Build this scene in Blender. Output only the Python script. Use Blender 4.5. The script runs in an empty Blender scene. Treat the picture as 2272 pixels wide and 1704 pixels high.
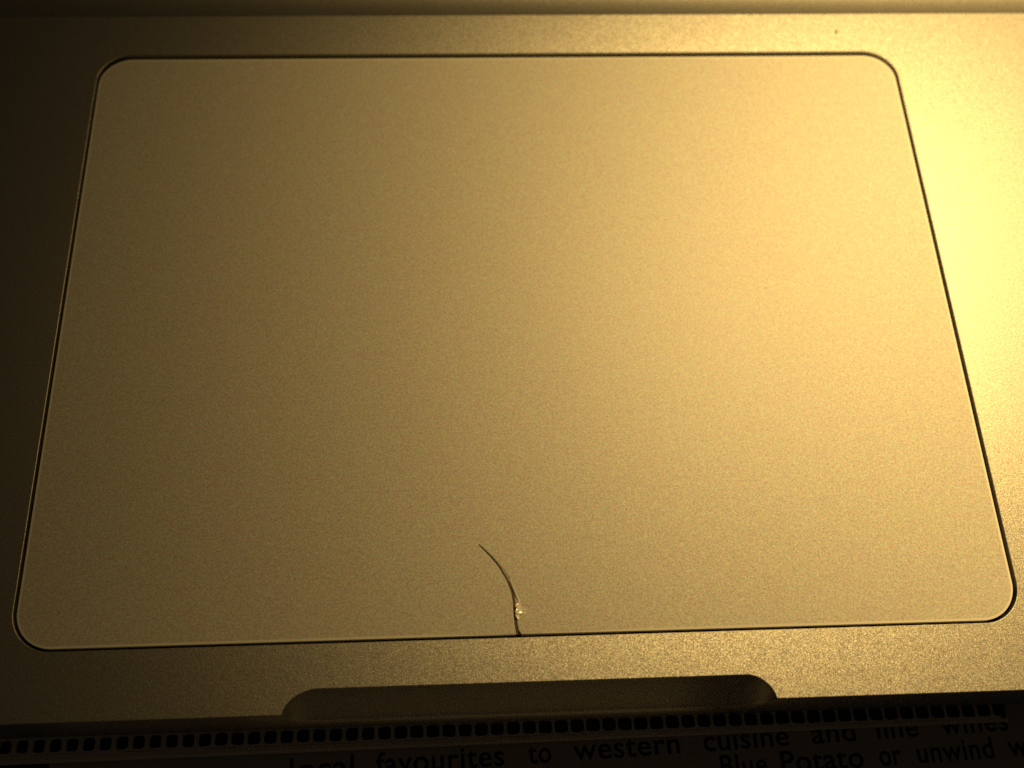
import bpy, bmesh, math, random
from mathutils import Vector, Matrix, Euler

random.seed(7)
MM = 0.001
scene = bpy.context.scene
col = scene.collection

# ------------------------------------------------------------------ camera
CAM_LOC = Vector((-5.865, -56.76, 108.026))          # millimetres, deck top = 0, trackpad centre = origin
CAM_ROT = Euler((math.radians(23.57), math.radians(-1.90), math.radians(-2.07)), 'XYZ')
FPX = 2280.0
cam_data = bpy.data.cameras.new('camera')
cam_data.sensor_fit = 'HORIZONTAL'
cam_data.sensor_width = 36.0
cam_data.lens = FPX / 2272.0 * 36.0
cam_data.clip_start = 0.002
cam_data.clip_end = 20.0
cam_data.dof.use_dof = True
cam_data.dof.focus_distance = 0.112
cam_data.dof.aperture_fstop = 19.0
cam = bpy.data.objects.new('camera', cam_data)
cam.location = CAM_LOC * MM
cam.rotation_euler = CAM_ROT
col.objects.link(cam)
scene.camera = cam

# ------------------------------------------------------------------ dim room light
world = bpy.data.worlds.new('World')
scene.world = world
world.use_nodes = True
bg = world.node_tree.nodes['Background']
bg.inputs['Color'].default_value = (1.0, 0.72, 0.45, 1)
bg.inputs['Strength'].default_value = 0.0115

# ------------------------------------------------------------------ the lamp: warm bulb behind and right of the laptop
LAMP_POS = Vector((97.0, 130.0, 300.0))
LAMP_AIM = Vector((82.0, 19.0, 0.0))
lamp_data = bpy.data.lights.new('reading_lamp_light', 'SPOT')
lamp_data.spot_size = math.radians(150)
lamp_data.spot_blend = 0.3
lamp_data.shadow_soft_size = 0.010
lamp_data.energy = 9.5
lamp_data.color = (1.0, 0.65, 0.205)
lamp_data.use_nodes = True
lnt = lamp_data.node_tree                                # reflector beam: bright core, soft shoulders all round
em = lnt.nodes['Emission']
ltc = lnt.nodes.new('ShaderNodeTexCoord')
lsep = lnt.nodes.new('ShaderNodeSeparateXYZ')
lnt.links.new(ltc.outputs['Normal'], lsep.inputs[0])
def lmath(op, a, b=None):
    nd = lnt.nodes.new('ShaderNodeMath'); nd.operation = op
    for i, q in enumerate((a, b)):
        if q is None: continue
        if isinstance(q, (int, float)): nd.inputs[i].default_value = q
        else: lnt.links.new(q, nd.inputs[i])
    return nd.outputs[0]
BEAM = 0.240
theta = lmath('ARCCOSINE', lmath('MINIMUM', lmath('ABSOLUTE', lsep.outputs['Z']), 1.0))
fall = lmath('EXPONENT', lmath('MULTIPLY', lmath('POWER', lmath('DIVIDE', theta, BEAM), 2.0), -1.0))
lnt.links.new(fall, em.inputs['Strength'])
lamp = bpy.data.objects.new('reading_lamp_light', lamp_data)
lamp.location = LAMP_POS * MM
lamp.rotation_euler = (LAMP_AIM - LAMP_POS).to_track_quat('-Z', 'Y').to_euler()
col.objects.link(lamp)

scene.view_settings.view_transform = 'Standard'
scene.view_settings.look = 'None'
scene.view_settings.exposure = 0.0
scene.view_settings.gamma = 1.0
scene.view_settings.use_curve_mapping = False
scene.render.engine = 'CYCLES'
scene.cycles.use_denoising = False
scene.cycles.max_bounces = 6

# ------------------------------------------------------------------ helpers
CAM_M = CAM_ROT.to_matrix()

def px(u, v, z=0.0):
    """Photo pixel -> point (mm) on the horizontal plane at height z."""
    d = CAM_M @ Vector(((u - 1136) / FPX, -(v - 852) / FPX, -1.0))
    return CAM_LOC + d * ((z - CAM_LOC.z) / d.z)

def link(name, me, mat, parent=None):
    o = bpy.data.objects.new(name, me)
    col.objects.link(o)
    if mat is not None and not me.materials:
        me.materials.append(mat)
    if parent:
        o.parent = parent
    return o

def mesh_from(name, verts, faces, smooth=False):
    me = bpy.data.meshes.new(name)
    me.from_pydata([tuple(Vector(v) * MM) for v in verts], [], faces)
    me.validate()
    bm = bmesh.new(); bm.from_mesh(me)
    bmesh.ops.recalc_face_normals(bm, faces=bm.faces)
    bm.to_mesh(me); bm.free()
    if smooth:
        me.polygons.foreach_set('use_smooth', [True] * len(me.polygons))
    return me

def tag(o, label=None, cat=None, group=None, kind=None):
    if label: o['label'] = label
    if cat: o['category'] = cat
    if group: o['group'] = group
    if kind: o['kind'] = kind
    return o

def rrect(x0, x1, y0, y1, r, n=14):
    pts = []
    for cx, cy, a0 in ((x1 - r, y0 + r, -90), (x1 - r, y1 - r, 0), (x0 + r, y1 - r, 90), (x0 + r, y0 + r, 180)):
        for i in range(n + 1):
            a = math.radians(a0 + 90 * i / n)
            pts.append((cx + r * math.cos(a), cy + r * math.sin(a)))
    return pts

def slab(name, loops, ztop, thick, chamfer, res=1):
    """Solid plate from 2-D outlines (first outer, others holes), chamfered rims."""
    cu = bpy.data.curves.new(name, 'CURVE')
    cu.dimensions = '2D'; cu.fill_mode = 'BOTH'
    for lp in loops:
        sp = cu.splines.new('POLY')
        sp.points.add(len(lp) - 1)
        for p, q in zip(sp.points, lp):
            p.co = (q[0], q[1], 0, 1)                # built in mm, scaled below
        sp.use_cyclic_u = True
    cu.bevel_depth = chamfer; cu.bevel_resolution = res
    cu.offset = -chamfer
    cu.extrude = thick / 2 - chamfer
    o = bpy.data.objects.new(name, cu)
    col.objects.link(o)
    dg = bpy.context.evaluated_depsgraph_get()
    me = bpy.data.meshes.new_from_object(o.evaluated_get(dg))
    bpy.data.objects.remove(o); bpy.data.curves.remove(cu)
    me.transform(Matrix.Translation((0, 0, (ztop - thick / 2) * MM)) @ Matrix.Scale(MM, 4))
    me.name = name
    me.materials.clear()
    me.polygons.foreach_set('use_smooth', [False] * len(me.polygons))
    return me

# ------------------------------------------------------------------ materials
def new_mat(name):
    m = bpy.data.materials.new(name); m.use_nodes = True
    nt = m.node_tree
    return m, nt, nt.nodes, nt.links, nt.nodes['Principled BSDF']

def grained(name, color, metallic, rough, grain_mm, amp, tint, rough_var=0.0, spec=0.5, soft_mm=0.0, soft_amp=0.0):
    """Bead-blasted / etched finish: fine random facet normals and slight tone grain."""
    m, nt, N, L, P = new_mat(name)
    tc = N.new('ShaderNodeTexCoord')
    no = N.new('ShaderNodeTexNoise'); no.noise_dimensions = '3D'
    no.inputs['Scale'].default_value = 1.0 / (grain_mm * MM)
    no.inputs['Detail'].default_value = 1.0
    no.inputs['Roughness'].default_value = 0.6
    L.new(tc.outputs['Object'], no.inputs['Vector'])
    sub = N.new('ShaderNodeVectorMath'); sub.operation = 'SUBTRACT'
    sub.inputs[1].default_value = (0.5, 0.5, 0.5)
    L.new(no.outputs['Color'], sub.inputs[0])
    mul = N.new('ShaderNodeVectorMath'); mul.operation = 'MULTIPLY'
    mul.inputs[1].default_value = (amp, amp, amp)
    L.new(sub.outputs[0], mul.inputs[0])
    geo = N.new('ShaderNodeNewGeometry')
    add = N.new('ShaderNodeVectorMath'); add.operation = 'ADD'
    L.new(geo.outputs['Normal'], add.inputs[0]); L.new(mul.outputs[0], add.inputs[1])
    last = add
    nrm = N.new('ShaderNodeVectorMath'); nrm.operation = 'NORMALIZE'
    L.new(last.outputs[0], nrm.inputs[0])
    L.new(nrm.outputs[0], P.inputs['Normal'])
    # tone grain of the anodised film
    n2 = N.new('ShaderNodeTexNoise')
    n2.inputs['Scale'].default_value = 1.0 / (grain_mm * 1.7 * MM)
    n2.inputs['Detail'].default_value = 2.0
    L.new(tc.outputs['Object'], n2.inputs['Vector'])
    mx = N.new('ShaderNodeMix'); mx.data_type = 'RGBA'; mx.blend_type = 'LINEAR_LIGHT'
    mx.inputs['Factor'].default_value = tint
    mx.inputs['A'].default_value = (*color, 1)
    hs = N.new('ShaderNodeHueSaturation'); hs.inputs['Saturation'].default_value = 0.5
    L.new(n2.outputs['Color'], hs.inputs['Color']); L.new(hs.outputs['Color'], mx.inputs['B'])
    L.new(mx.outputs['Result'], P.inputs['Base Color'])
    P.inputs['Metallic'].default_value = metallic
    P.inputs['Specular IOR Level'].default_value = spec
    # handling wear: broad faint change of gloss
    n3 = N.new('ShaderNodeTexNoise'); n3.inputs['Scale'].default_value = 45.0; n3.inputs['Detail'].default_value = 3.0
    L.new(tc.outputs['Object'], n3.inputs['Vector'])
    mr = N.new('ShaderNodeMapRange')
    mr.inputs['To Min'].default_value = rough - rough_var; mr.inputs['To Max'].default_value = rough + rough_var
    L.new(n3.outputs['Fac'], mr.inputs['Value'])
    L.new(mr.outputs['Result'], P.inputs['Roughness'])
    return m

def plain(name, color, rough=0.6, metallic=0.0, var=0.08, scale=900.0, spec=0.5):
    m, nt, N, L, P = new_mat(name)
    tc = N.new('ShaderNodeTexCoord')
    no = N.new('ShaderNodeTexNoise'); no.inputs['Scale'].default_value = scale; no.inputs['Detail'].default_value = 4.0
    L.new(tc.outputs['Object'], no.inputs['Vector'])
    cr = N.new('ShaderNodeMix'); cr.data_type = 'RGBA'
    cr.inputs['A'].default_value = (*[c * (1 - var) for c in color], 1)
    cr.inputs['B'].default_value = (*[min(1, c * (1 + var)) for c in color], 1)
    L.new(no.outputs['Fac'], cr.inputs['Factor'])
    L.new(cr.outputs['Result'], P.inputs['Base Color'])
    P.inputs['Roughness'].default_value = rough
    P.inputs['Metallic'].default_value = metallic
    P.inputs['Specular IOR Level'].default_value = spec
    return m

M_ALU = grained('bead_blasted_aluminium', (0.385, 0.38, 0.37), 1.0, 0.475, 0.10, 0.48, 0.21, 0.012)
M_PAD = grained('etched_trackpad_glass', (0.53, 0.52, 0.50), 0.0, 0.48, 0.115, 0.46, 0.56, 0.012, spec=0.6)
M_RIM = plain('glass_rim_glint', (0.92, 0.91, 0.88), 0.35, var=0.06, scale=4000)  # pale colour stands in for light caught by the glass edge
M_BLACK = plain('black_plastic', (0.012, 0.012, 0.012), 0.5)
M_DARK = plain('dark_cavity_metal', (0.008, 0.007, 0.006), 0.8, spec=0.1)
M_RUBBER = plain('grey_rubber', (0.05, 0.05, 0.05), 0.8)
M_TABLE = plain('dark_table_wood', (0.018, 0.012, 0.009), 0.6, var=0.35, scale=120)
M_PAPER = plain('sheet_paper', (0.54, 0.50, 0.47), 0.8, var=0.05, scale=2500)
M_INK = plain('black_ink', (0.012, 0.012, 0.013), 0.7)
M_BAND = plain('pale_band_plastic', (0.86, 0.80, 0.72), 0.6, var=0.15, scale=3000)
M_GLASSBREAK = plain('broken_glass_face', (0.93, 0.92, 0.90), 0.25, 0.0, var=0.05, scale=6000, spec=0.8)
M_GLUE = plain('brown_glue', (0.065, 0.042, 0.03), 0.6, var=0.2, scale=3000)
M_CRUMB = plain('brown_crumb', (0.16, 0.10, 0.05), 0.8)

# ------------------------------------------------------------------ table
TZ = -17.0
SZ = TZ + 0.12
p_l0 = px(108, 1704, SZ)
base0, base1 = px(1170, 1693, SZ), px(2240, 1617, SZ)
ux = (base1 - base0).normalized(); ux.z = 0; ux.normalize()
uy = Vector((-ux.y, ux.x, 0))
org = Vector((p_l0.x, p_l0.y, 0))
FOLD = -9.6                                   # added table edge, unseen, tunes bounce light; measured from the sheet's reference line
def sheet_pt(a, b, z):
    q = org + ux * a + uy * b
    return (q.x, q.y, z)
tc_ = [(-650, FOLD), (800, FOLD), (800, 560), (-650, 560)]
V = [sheet_pt(a, b, TZ) for a, b in tc_] + [sheet_pt(a, b, TZ - 25) for a, b in tc_]
t = link('table', mesh_from('table', V, [(0, 1, 2, 3), (7, 6, 5, 4), (0, 4, 5, 1), (1, 5, 6, 2), (2, 6, 7, 3), (3, 7, 4, 0)]), M_TABLE)
tag(t, kind='structure')

# ------------------------------------------------------------------ laptop
laptop = bpy.data.objects.new('laptop', None)
col.objects.link(laptop)
laptop.empty_display_size = 0.02
tag(laptop, 'aluminium laptop base with a cracked buttonless trackpad under warm lamplight', 'laptop')

XL, XR, YF, YB = -162.5, 162.5, -45.37, 181.6
# thumb notch in the front edge
NL0, NL1 = px(624, 1597).x, px(708, 1543).x
NR1, NR0 = px(1656, 1511).x, px(1725, 1557.6).x
ND = 2.45
def notch(x):
    if x <= NL0 or x >= NR0: return 0.0
    if x < NL1: s = (x - NL0) / (NL1 - NL0)
    elif x > NR1: s = (NR0 - x) / (NR0 - NR1)
    else: return ND
    return ND * (max(0.0, 1 - (1 - s) ** 2.0)) ** 0.62

def outline():
    """(P on the deck rim, Q on the plain rectangle) pairs, counter-clockwise."""
    out = []
    r = 11.0
    xs = []
    a = XL + r
    xs.append(a)
    for k in range(1, 20): xs.append(a + (NL0 - a) * k / 20)
    for k in range(0, 36): xs.append(NL0 + (NL1 - NL0) * (k / 36) ** 2)
    for k in range(0, 30): xs.append(NL1 + (NR1 - NL1) * k / 30)
    for k in range(0, 37): xs.append(NR1 + (NR0 - NR1) * (1 - (1 - k / 36) ** 2))
    for k in range(1, 20): xs.append(NR0 + (XR - r - NR0) * k / 20)
    for x in xs: out.append(((x, YF + notch(x)), (x, YF), notch(x)))
    for p in rrect(XL, XR, YF, YB, r, 12)[0:]:
        # corners in order: front-right, back-right, back-left, front-left
        out.append((p, p, 0.0))
    return out
OUT = outline()

def inset(p, d):
    """Move a point of the plain rectangle outline inwards by d (rounded-rect normal)."""
    r = 11.0
    cx = min(max(p[0], XL + r), XR - r); cy = min(max(p[1], YF + r), YB - r)
    v = Vector((p[0] - cx, p[1] - cy))
    if v.length < 1e-6: return p
    v = v.normalized() * d
    return (p[0] - v.x, p[1] - v.y)

PADX, PADY, PADR = 52.9, 38.4, 4.3
open_loop = rrect(-PADX, PADX, -PADY, PADY, PADR, 18)
WELL = (-142.0, 142.0, 45.0, 163.0)
well_loop = rrect(*WELL, 2.2, 8)
deck_outer = [p for p, q, d in OUT]
DT = 0.9
deck = link('deck', slab('deck', [deck_outer, open_loop, well_loop], 0.0, DT, 0.07), M_ALU, laptop)

# body shell: thumb scoop, front face, rolled lower edge, underside
rows = []
rows.append([(p[0], p[1] + (0.03 if d or True else 0), -DT + 0.02) for p, q, d in OUT])
NS = 10
for k in range(1, NS + 1):
    s = k / NS
    # concave scoop: steep at the rim, flattening towards the front face
    rows.append([(p[0] + (q[0] - p[0]) * s, p[1] + (q[1] - p[1]) * s,
                  -DT - (6.4 * (d / ND) ** 0.5 * (1 - (1 - s) ** 1.2) + 0.05 * s)) for p, q, d in OUT])
def shell_row(off, z):
    return [(*inset(q, off), z) for p, q, d in OUT]
rows.append(shell_row(0.0, -10.0))
for k in range(1, 8):
    a = math.radians(90 * k / 7)
    rows.append(shell_row(1.6 * (1 - math.cos(a)), -14.0 - 1.4 * math.sin(a)))
n = len(OUT)
V, Fc = [], []
for r_ in rows: V += r_
for i in range(len(rows) - 1):
    for j in range(n):
        k = (j + 1) % n
        Fc.append((i * n + j, i * n + k, (i + 1) * n + k, (i + 1) * n + j))
Fc.append(tuple(range((len(rows) - 1) * n, len(rows) * n))[::-1])
body = link('body', mesh_from('body', V, Fc, True), M_ALU, laptop)

# rubber feet
foot_me = None
for fx, fy in ((-140, -25), (140, -25), (-140, 160), (140, 160)):
    if foot_me is None:
        ring = [(7 * math.cos(math.tau * i / 24), 7 * math.sin(math.tau * i / 24)) for i in range(24)]
        foot_me = slab('foot', [ring], 0, 2.1, 0.4, 2)
    f = link('foot', foot_me, M_RUBBER, laptop)
    f.location = Vector((fx, fy, -14.9)) * MM

# keyboard well: floor and walls
def well_ring(d, z):
    return [(x, y, z) for x, y in rrect(WELL[0] - 0.02 + d, WELL[1] + 0.02 - d, WELL[2] - 0.02 + d, WELL[3] + 0.02 - d, 2.2 + 0.3 * d, 8)]
prof = [(0.0, -0.05), (0.06, -0.09), (0.5, -0.24), (1.2, -0.46), (2.0, -0.66), (2.8, -0.81), (3.6, -0.90), (4.4, -0.93)]
nw = len(well_ring(0, 0))
V, Fc = [], []
for d, z in prof: V += well_ring(d, z)
for q in range(len(prof) - 1):
    Fc += [(q * nw + i, q * nw + (i + 1) % nw, (q + 1) * nw + (i + 1) % nw, (q + 1) * nw + i) for i in range(nw)]
Fc.append(tuple(range((len(prof) - 1) * nw, len(prof) * nw)))
link('keyboard_well', mesh_from('keyboard_well', V, Fc, True), M_ALU, laptop)

# black chiclet keys
KP = 19.0
def key_mesh(w, h):
    return slab('key', [rrect(-w / 2, w / 2, -h / 2, h / 2, 1.4, 5)], 0, 0.9, 0.2, 2)
KEYM = {}
def key(x0, x1, y0, y1):
    w, h = round(x1 - x0, 2), round(y1 - y0, 2)
    if (w, h) not in KEYM: KEYM[(w, h)] = key_mesh(w, h)
    o = link('key', KEYM[(w, h)], M_BLACK, laptop)
    o.location = Vector(((x0 + x1) / 2, (y0 + y1) / 2, 0.0)) * MM
KW = 16.0
ky = WELL[2] + 5.6
rowsdef = [
    [1, 1, 1, 1.25, 5.1, 1.25, 1, 1, 1, 1],
    [2.35, 1, 1, 1, 1, 1, 1, 1, 1, 1, 1, 2.35],
    [1.85, 1, 1, 1, 1, 1, 1, 1, 1, 1, 1, 1, 1.85],
    [1.5, 1, 1, 1, 1, 1, 1, 1, 1, 1, 1, 1, 1, 1.2],
    [1, 1, 1, 1, 1, 1, 1, 1, 1, 1, 1, 1, 1, 1.7],
    [1] * 14,
]
for ri, rd in enumerate(rowsdef):
    hgt = KW if ri < 5 else 8.5
    tot = sum(rd)
    unit = (WELL[1] - WELL[0] - 11.0 + 2.6) / tot
    x = WELL[0] + 5.5
    for u in rd:
        key(x, x + u * unit - 2.6, ky, ky + hgt)
        x += u * unit
    ky += hgt + 2.6

# ------------------------------------------------------------------ trackpad, its crack a real slit in the glass
GAP = 0.31
GX, GY = PADX - GAP, PADY - GAP - 0.03
PZ, PT = -0.22, 0.8
crack_px = [(1062.4, 1208.1), (1070, 1215), (1079.3, 1224.1), (1090, 1235), (1101.3, 1247.8), (1110.5, 1260), (1118.1, 1273), (1125.5, 1286),
            (1131.6, 1300), (1135.6, 1311), (1138.4, 1322), (1140, 1333), (1141, 1342.3), (1142.2, 1357), (1143.5, 1371), (1145, 1384), (1147.2, 1399)]
crack = [px(u, v, PZ) for u, v in crack_px]
crack = [Vector((p.x, p.y)) for p in crack]
crack.append(Vector((px(1149.4, 1411).x, -GY)))
for k in range(1, len(crack) - 1):
    crack[k] += Vector((random.uniform(-0.02, 0.02), random.uniform(-0.02, 0.02)))
nc = len(crack)
def side(k, off):
    a = crack[max(k - 1, 0)]; b = crack[min(k + 1, nc - 1)]
    tdir = (b - a).normalized()
    nn = Vector((-tdir.y, tdir.x))          # to the right of travel down = +x side
    return crack[k] + nn * off
def width(k):
    s = k / (nc - 1)
    return 0.14 + 0.22 * s ** 0.7
left_side = [side(k, -width(k) * 0.5) for k in range(nc)]
right_side = [side(k, width(k) * 0.5) for k in range(nc)]
left_side[-1].y = -GY; right_side[-1].y = -GY
right_side[-1].x += 0.22                     # small corner broken off at the rim
pad_loop = rrect(-GX - 0.02, GX - 0.06, -GY - 0.02, GY - 0.24, PADR - GAP, 18)
# start of loop is the front-right corner start (x1-r, y0); insert the slit before it, walking from front-left
last = pad_loop[-1]
pad_poly = list(pad_loop)
ins = [(-10.0, -GY)] + [tuple(p) for p in reversed(left_side)] + [tuple(p) for p in right_side] + [(14.0, -GY)]
pad_poly = pad_poly + ins

def plate(name, poly, ztop, thick, ch):
    """n-gon plate with its own narrow chamfer on the outer rim (offset along vertex normals)."""
    m = len(poly)
    P = [Vector(p) for p in poly]
    inner = []
    for i in range(m):
        a, b, c = P[i - 1], P[i], P[(i + 1) % m]
        e1 = (b - a); e2 = (c - b)
        n1 = Vector((-e1.y, e1.x)).normalized() if e1.length > 1e-9 else Vector((0, 0))
        n2 = Vector((-e2.y, e2.x)).normalized() if e2.length > 1e-9 else Vector((0, 0))
        nn = n1 + n2
        if nn.length < 1e-6: nn = n1
        nn.normalize()
        d = ch[i]
        inner.append(b + nn * d / max(0.45, nn.dot(n1)))
    V = [(p.x, p.y, ztop) for p in inner] + [(p.x, p.y, ztop - ch[i] * (0.20 if ch[i] == 0.24 else 1.1)) for i, p in enumerate(P)] + [(p.x, p.y, ztop - thick) for p in P]
    F = []
    for r in range(2):
        for i in range(m):
            j = (i + 1) % m
            F.append((r * m + i, (r + 1) * m + i, (r + 1) * m + j, r * m + j))
    F.append(tuple(range(m)))
    return V, F
RIMW = 0.24
ch = [RIMW] * len(pad_loop) + [RIMW] + [0.03] * nc + [0.03] * nc + [RIMW]
# right lip of the crack: worn, wider facet in the middle of its run
for k in range(nc):
    s = k / (nc - 1)
    ch[len(pad_loop) + 1 + nc + k] = 0.04 + 0.26 * math.exp(-((s - 0.55) / 0.26) ** 2)
V, Fc = plate('trackpad', pad_poly, PZ, PT, ch)
pad_me = mesh_from('trackpad', V, Fc)
bm = bmesh.new(); bm.from_mesh(pad_me)
bmesh.ops.triangulate(bm, faces=[f for f in bm.faces if len(f.verts) > 4])
bm.to_mesh(pad_me); bm.free()
pad = link('trackpad', pad_me, M_PAD, laptop)
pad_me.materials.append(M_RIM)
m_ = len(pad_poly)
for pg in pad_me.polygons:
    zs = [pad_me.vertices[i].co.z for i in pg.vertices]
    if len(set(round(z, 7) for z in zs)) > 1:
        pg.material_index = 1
pad['label'] = 'satin glass trackpad with a curved crack rising from its front edge'

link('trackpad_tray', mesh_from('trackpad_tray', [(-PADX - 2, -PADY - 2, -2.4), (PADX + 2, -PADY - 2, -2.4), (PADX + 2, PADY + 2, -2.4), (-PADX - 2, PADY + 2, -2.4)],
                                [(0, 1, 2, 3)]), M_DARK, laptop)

# brown glue film at the bottom of the crack
V, Fc = [], []
for k in range(nc):
    for p in (side(k, -0.3), side(k, 0.3)):
        V.append((p.x, max(p.y, -GY + 0.02), PZ - 0.30))
    if k: Fc.append((2 * k - 2, 2 * k - 1, 2 * k + 1, 2 * k))
link('glue_film', mesh_from('glue_film', V, Fc), M_GLUE, pad)

# powdered glass at the bruise where the crack was struck
V, Fc = [], []
def shard(c, s, z):
    """A loose flat flake of glass lying at a random tilt."""
    b = len(V)
    a0 = random.uniform(0, math.tau)
    k = random.choice((3, 4, 5))
    nrm = Vector((random.gauss(0.08, 0.20), random.gauss(0.12, 0.20), 1)).normalized()
    tx = nrm.orthogonal().normalized(); ty = nrm.cross(tx)
    top, bot = [], []
    cen = Vector((c.x, c.y, z + 0.35 * s + 0.02))
    for i in range(k):
        a = a0 + math.tau * i / k + random.uniform(-.3, .3)
        rr = s * random.uniform(0.5, 1.0)
        p = cen + (tx * math.cos(a) + ty * math.sin(a)) * rr
        top.append(tuple(p)); bot.append(tuple(p - nrm * 0.06))
    V.extend(top + bot)
    Fc.append(tuple(range(b, b + k)))
    Fc.append(tuple(range(b + 2 * k - 1, b + k - 1, -1)))
    for i in range(k):
        j = (i + 1) % k
        Fc.append((b + i, b + k + i, b + k + j, b + j))
for (u, v, su, sv, cnt, smin, smax) in ((1149, 1347, 1.5, 4, 18, .10, .22), (1152.5, 1356, 4, 4, 42, .08, .24), (1161, 1354, 4, 3.5, 22, .05, .14),
                                        (1149, 1366, 3, 4, 18, .06, .14), (1153, 1374, 4, 2, 5, .03, .06), (1160, 1383, 2, 4, 5, .03, .06)):
    for _ in range(cnt):
        p = px(random.gauss(u, su * .85), random.gauss(v, sv * .8), PZ)
        shard(p, 1.15 * random.uniform(smin, smax), PZ - 0.01)
sp = link('glass_splinters', mesh_from('glass_splinters', V, Fc), M_GLASSBREAK, pad)
sp['kind'] = 'stuff'
# raised hairline beside the crack, running up from the bruise
hl = [(1131.5, 1285), (1138, 1300), (1143.5, 1313), (1148, 1324), (1152, 1333), (1153.5, 1342), (1153.5, 1350)]
V, Fc = [], []
for i, (u, v) in enumerate(hl):
    p = px(u, v, PZ)
    w = 0.06 + 0.10 * i / (len(hl) - 1)
    V += [(p.x - w, p.y, PZ - 0.01), (p.x - 0.3 * w, p.y, PZ + 0.05), (p.x + w, p.y, PZ - 0.01)]
    if i:
        b = i * 3
        Fc += [(b - 3, b - 2, b + 1, b), (b - 2, b - 1, b + 2, b + 1)]
link('crack_ridge', mesh_from('crack_ridge', V, Fc), M_GLASSBREAK, pad)

# crumb on the deck
c = px(1854, 71, 0)
V, Fc = [], []
for i, (dz, rr) in enumerate(((0.0, 0.7), (0.10, 1.0), (0.2, 0.6))):
    for k in range(8):
        a = math.tau * k / 8
        j = random.uniform(.75, 1.2)
        V.append((0.12 * rr * j * math.cos(a) + 0.03 * i, 0.30 * rr * j * math.sin(a), dz))
for r in range(2):
    for k in range(8):
        Fc.append((r * 8 + k, r * 8 + (k + 1) % 8, (r + 1) * 8 + (k + 1) % 8, (r + 1) * 8 + k))
Fc += [tuple(range(16, 24)), tuple(range(7, -1, -1))]
cr = link('crumb', mesh_from('crumb', V, Fc), M_CRUMB)
cr.location = Vector((c.x, c.y, 0.0)) * MM
tag(cr, 'tiny brown crumb on the bare deck between trackpad and keyboard', 'crumb')

# ------------------------------------------------------------------ printed sheet in front of the laptop
SX = 148.0
T0, T1 = px(300, 1681, SZ) - org, px(2100, 1571, SZ) - org
def far_edge(a):
    a0, b0, a1, b1 = T0.dot(ux), T0.dot(uy), T1.dot(ux), T1.dot(uy)
    return b0 + (b1 - b0) * (a - a0) / (a1 - a0)
prof = [(1.0 - k / 12, SZ) for k in range(13)]                    # flat part (share of the way to the far edge), then over the added table edge
for k in range(1, 7):
    a_ = math.radians(15 * k)
    prof.append((FOLD - 1.2 * math.sin(a_), SZ - 1.2 * (1 - math.cos(a_))))
prof.append((FOLD - 1.2, SZ - 60.0))
V, Fc = [], []
nx = 30
for b_, z_ in prof:
    for i in range(nx + 1):
        a_ = SX * i / nx
        V.append(sheet_pt(a_, FOLD + (far_edge(a_) - FOLD) * b_ if z_ == SZ else b_, z_))
for j in range(len(prof) - 1):
    for i in range(nx):
        b = j * (nx + 1) + i
        Fc.append((b, b + 1, b + nx + 2, b + nx + 1))
nV = len(V)
V += [(x, y, z - 0.1) for x, y, z in V]
Fc += [tuple(nV + k for k in reversed(f)) for f in Fc]
V[nV:] = [tuple(Vector(v) + uy * 0.1) for v in V[nV:]]
sheet = link('printed_sheet', mesh_from('printed_sheet', V, Fc), M_PAPER)
tag(sheet, 'printed sheet with lines of black text lying in shadow before the laptop', 'paper sheet')

def word(text, u0, u1, v0, v1, parent_list):
    """One printed word whose baseline runs from pixel (u0,v0) to (u1,v1) of the sheet."""
    a, b = px(u0, v0, SZ), px(u1, v1, SZ)
    cu = bpy.data.curves.new('word', 'FONT')
    cu.body = text; cu.size = 1.0; cu.space_character = 1.06
    cu.offset = 0.012
    o = bpy.data.objects.new('word', cu); col.objects.link(o)
    dg = bpy.context.evaluated_depsgraph_get()
    me = bpy.data.meshes.new_from_object(o.evaluated_get(dg))
    bpy.data.objects.remove(o); bpy.data.curves.remove(cu)
    xs = [v.co.x for v in me.vertices]
    sx = (b - a).length / (max(xs) - min(xs))
    sy = 3.35
    me.transform(Matrix.Translation(Vector((a.x, a.y, SZ + 0.012)) * MM) @ Matrix.Rotation(math.atan2(b.y - a.y, b.x - a.x), 4, 'Z')
                 @ Matrix.Diagonal((sx * MM, sy * MM, MM, 1)) @ Matrix.Translation((-min(xs), 0, 0)))
    parent_list.append(me)

def print_line(words, name):
    meshes = []
    for w in words: word(*w, meshes)
    bm = bmesh.new()
    for me in meshes:
        bm.from_mesh(me); bpy.data.meshes.remove(me)
    me = bpy.data.meshes.new(name); bm.to_mesh(me); bm.free()
    me.materials.clear()
    link(name, me, M_INK, sheet)

S = 2272 / 2212
def bl(u, line):
    return (1648 - 0.0705 * (u - 1165) + (0 if line == 0 else 58)) * S
def W(text, u0, u1, line=0):
    return (text, u0 * S, u1 * S, bl(u0, line), bl(u1, line))
print_line([W('local', 625, 765), W('favourites', 812, 1090), W('to', 1142, 1192), W('western', 1240, 1470), W('cuisine', 1522, 1706),
            W('and', 1756, 1850), W('fine', 1893, 1985), W('wines', 2035, 2180)], 'text_line')
print_line([W('Blue', 1560, 1660, 1), W('Potato', 1690, 1868, 1), W('or', 1903, 1950, 1), W('unwind', 1985, 2150, 1), W('w', 2182, 2224, 1)], 'text_line')

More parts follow.
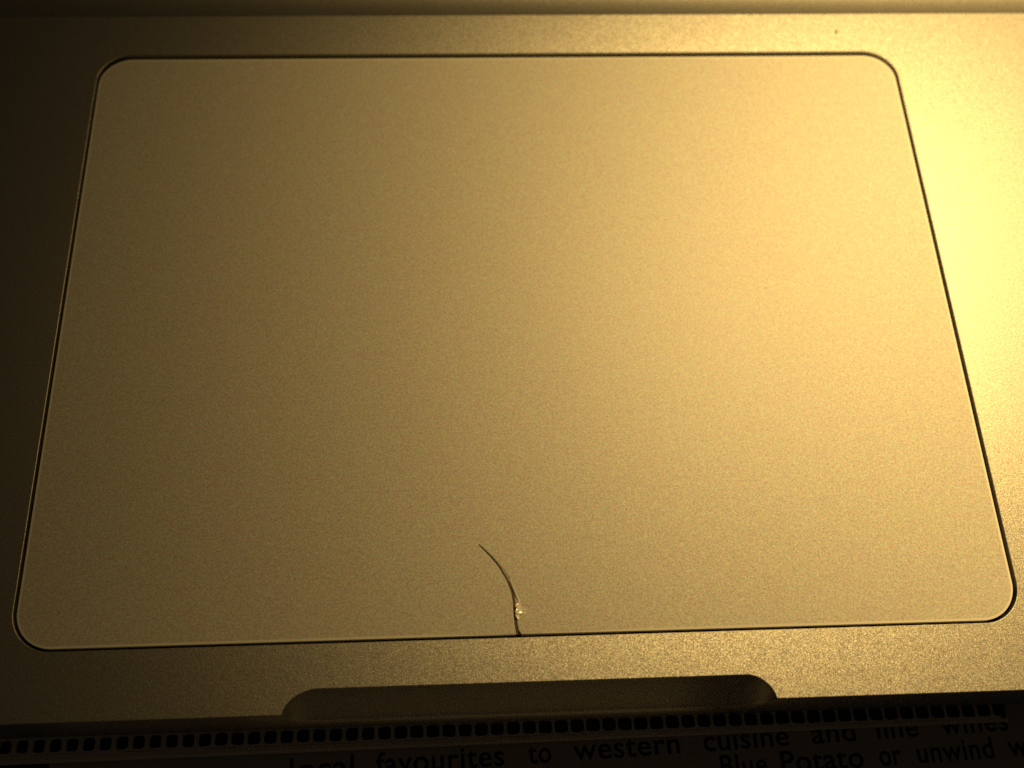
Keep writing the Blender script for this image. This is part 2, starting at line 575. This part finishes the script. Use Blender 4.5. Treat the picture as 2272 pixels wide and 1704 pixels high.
# ------------------------------------------------------------------ pale ladder-like band under the laptop's front edge
band = bpy.data.objects.new('perforated_band', None)
col.objects.link(band)
BZ = TZ + 0.9
A, B = px(31, 1656, BZ), px(2097, 1577, BZ)
band.location = Vector((A.x, A.y, TZ)) * MM
vec = B - A
band.rotation_euler = (0, 0, math.atan2(vec.y, vec.x))
tag(band, 'pale band with a row of rounded square openings along the laptop front', 'band')
NP = 58
pitch = vec.length / NP
LEN0, LEN1 = -3 * pitch, (NP + 4) * pitch
def box(x0, x1, y0, y1, z0, z1):
    return ([(x0, y0, z0), (x1, y0, z0), (x1, y1, z0), (x0, y1, z0), (x0, y0, z1), (x1, y0, z1), (x1, y1, z1), (x0, y1, z1)],
            [(3, 2, 1, 0), (4, 5, 6, 7), (0, 1, 5, 4), (1, 2, 6, 5), (2, 3, 7, 6), (3, 0, 4, 7)])
v, f = box(LEN0, LEN1, -1.05, 3.4, 0.32, 0.42)
link('shade_strip', mesh_from('shade_strip', v, f), M_BLACK, band)  # black strip stands in for deep shade inside the openings
def rung_mesh(w):
    h0, h1 = -0.78, 0.62                         # opening bottom / top
    hw = pitch / 2
    rad = min(0.40, hw - w / 2 - 0.05)
    prof = [(hw, h0 - 0.24), (hw, h0)]
    for i in range(7):
        a = math.radians(90 * i / 6)
        prof.append((w / 2 + rad - rad * math.sin(a), h0 + rad - rad * math.cos(a)))
    for i in range(7):
        a = math.radians(90 * i / 6)
        prof.append((w / 2 + rad * (1 - math.cos(a)), h1 - rad + rad * math.sin(a)))
    prof += [(hw, h1), (hw, h1 + 1.2)]
    V, F = [], []
    z0, z1 = 0.5, 0.95
    m = len(prof)
    for x, y in prof:
        V += [(x, y, z1), (-x, y, z1), (x, y, z0), (-x, y, z0)]
    for i in range(m - 1):
        a, b = i * 4, i * 4 + 4
        F += [(a, b, b + 1, a + 1), (a, a + 2, b + 2, b), (a + 1, b + 1, b + 3, a + 3)]
    F.append((0, 1, 3, 2))
    return mesh_from('rung', V, F)
RM = [rung_mesh(w) for w in (0.50, 0.40, 0.32, 0.25, 0.20)]
for k in range(-2, NP + 4):
    o = link('rung', RM[min(4, max(0, int(5 * k / NP)))], M_BAND, band)
    o.location = Vector((k * pitch, random.uniform(-.03, .03), 0)) * MM
# ribbed selvedge below the openings
V, Fc = [], []
seg = int((LEN1 - LEN0) / pitch * 18)
for i in range(seg + 1):
    x = LEN0 + (LEN1 - LEN0) * i / seg
    hgt = 0.82 + 0.10 * math.sin(math.tau * x / (pitch / 3))
    fr = i / seg
    wd = 0.92 - 0.5 * fr
    V += [(x + 0.12, -1.05, hgt), (x, -1.05 - wd * .6, hgt), (x - 0.1, -1.05 - wd, 0.45), (x + 0.12, -1.05, 0.42)]
    if i:
        b = i * 4
        Fc += [(b - 4, b - 3, b + 1, b), (b - 3, b - 2, b + 2, b + 1), (b - 1, b - 4, b, b + 3)]
link('ribbed_edge', mesh_from('ribbed_edge', V, Fc), M_BAND, band)
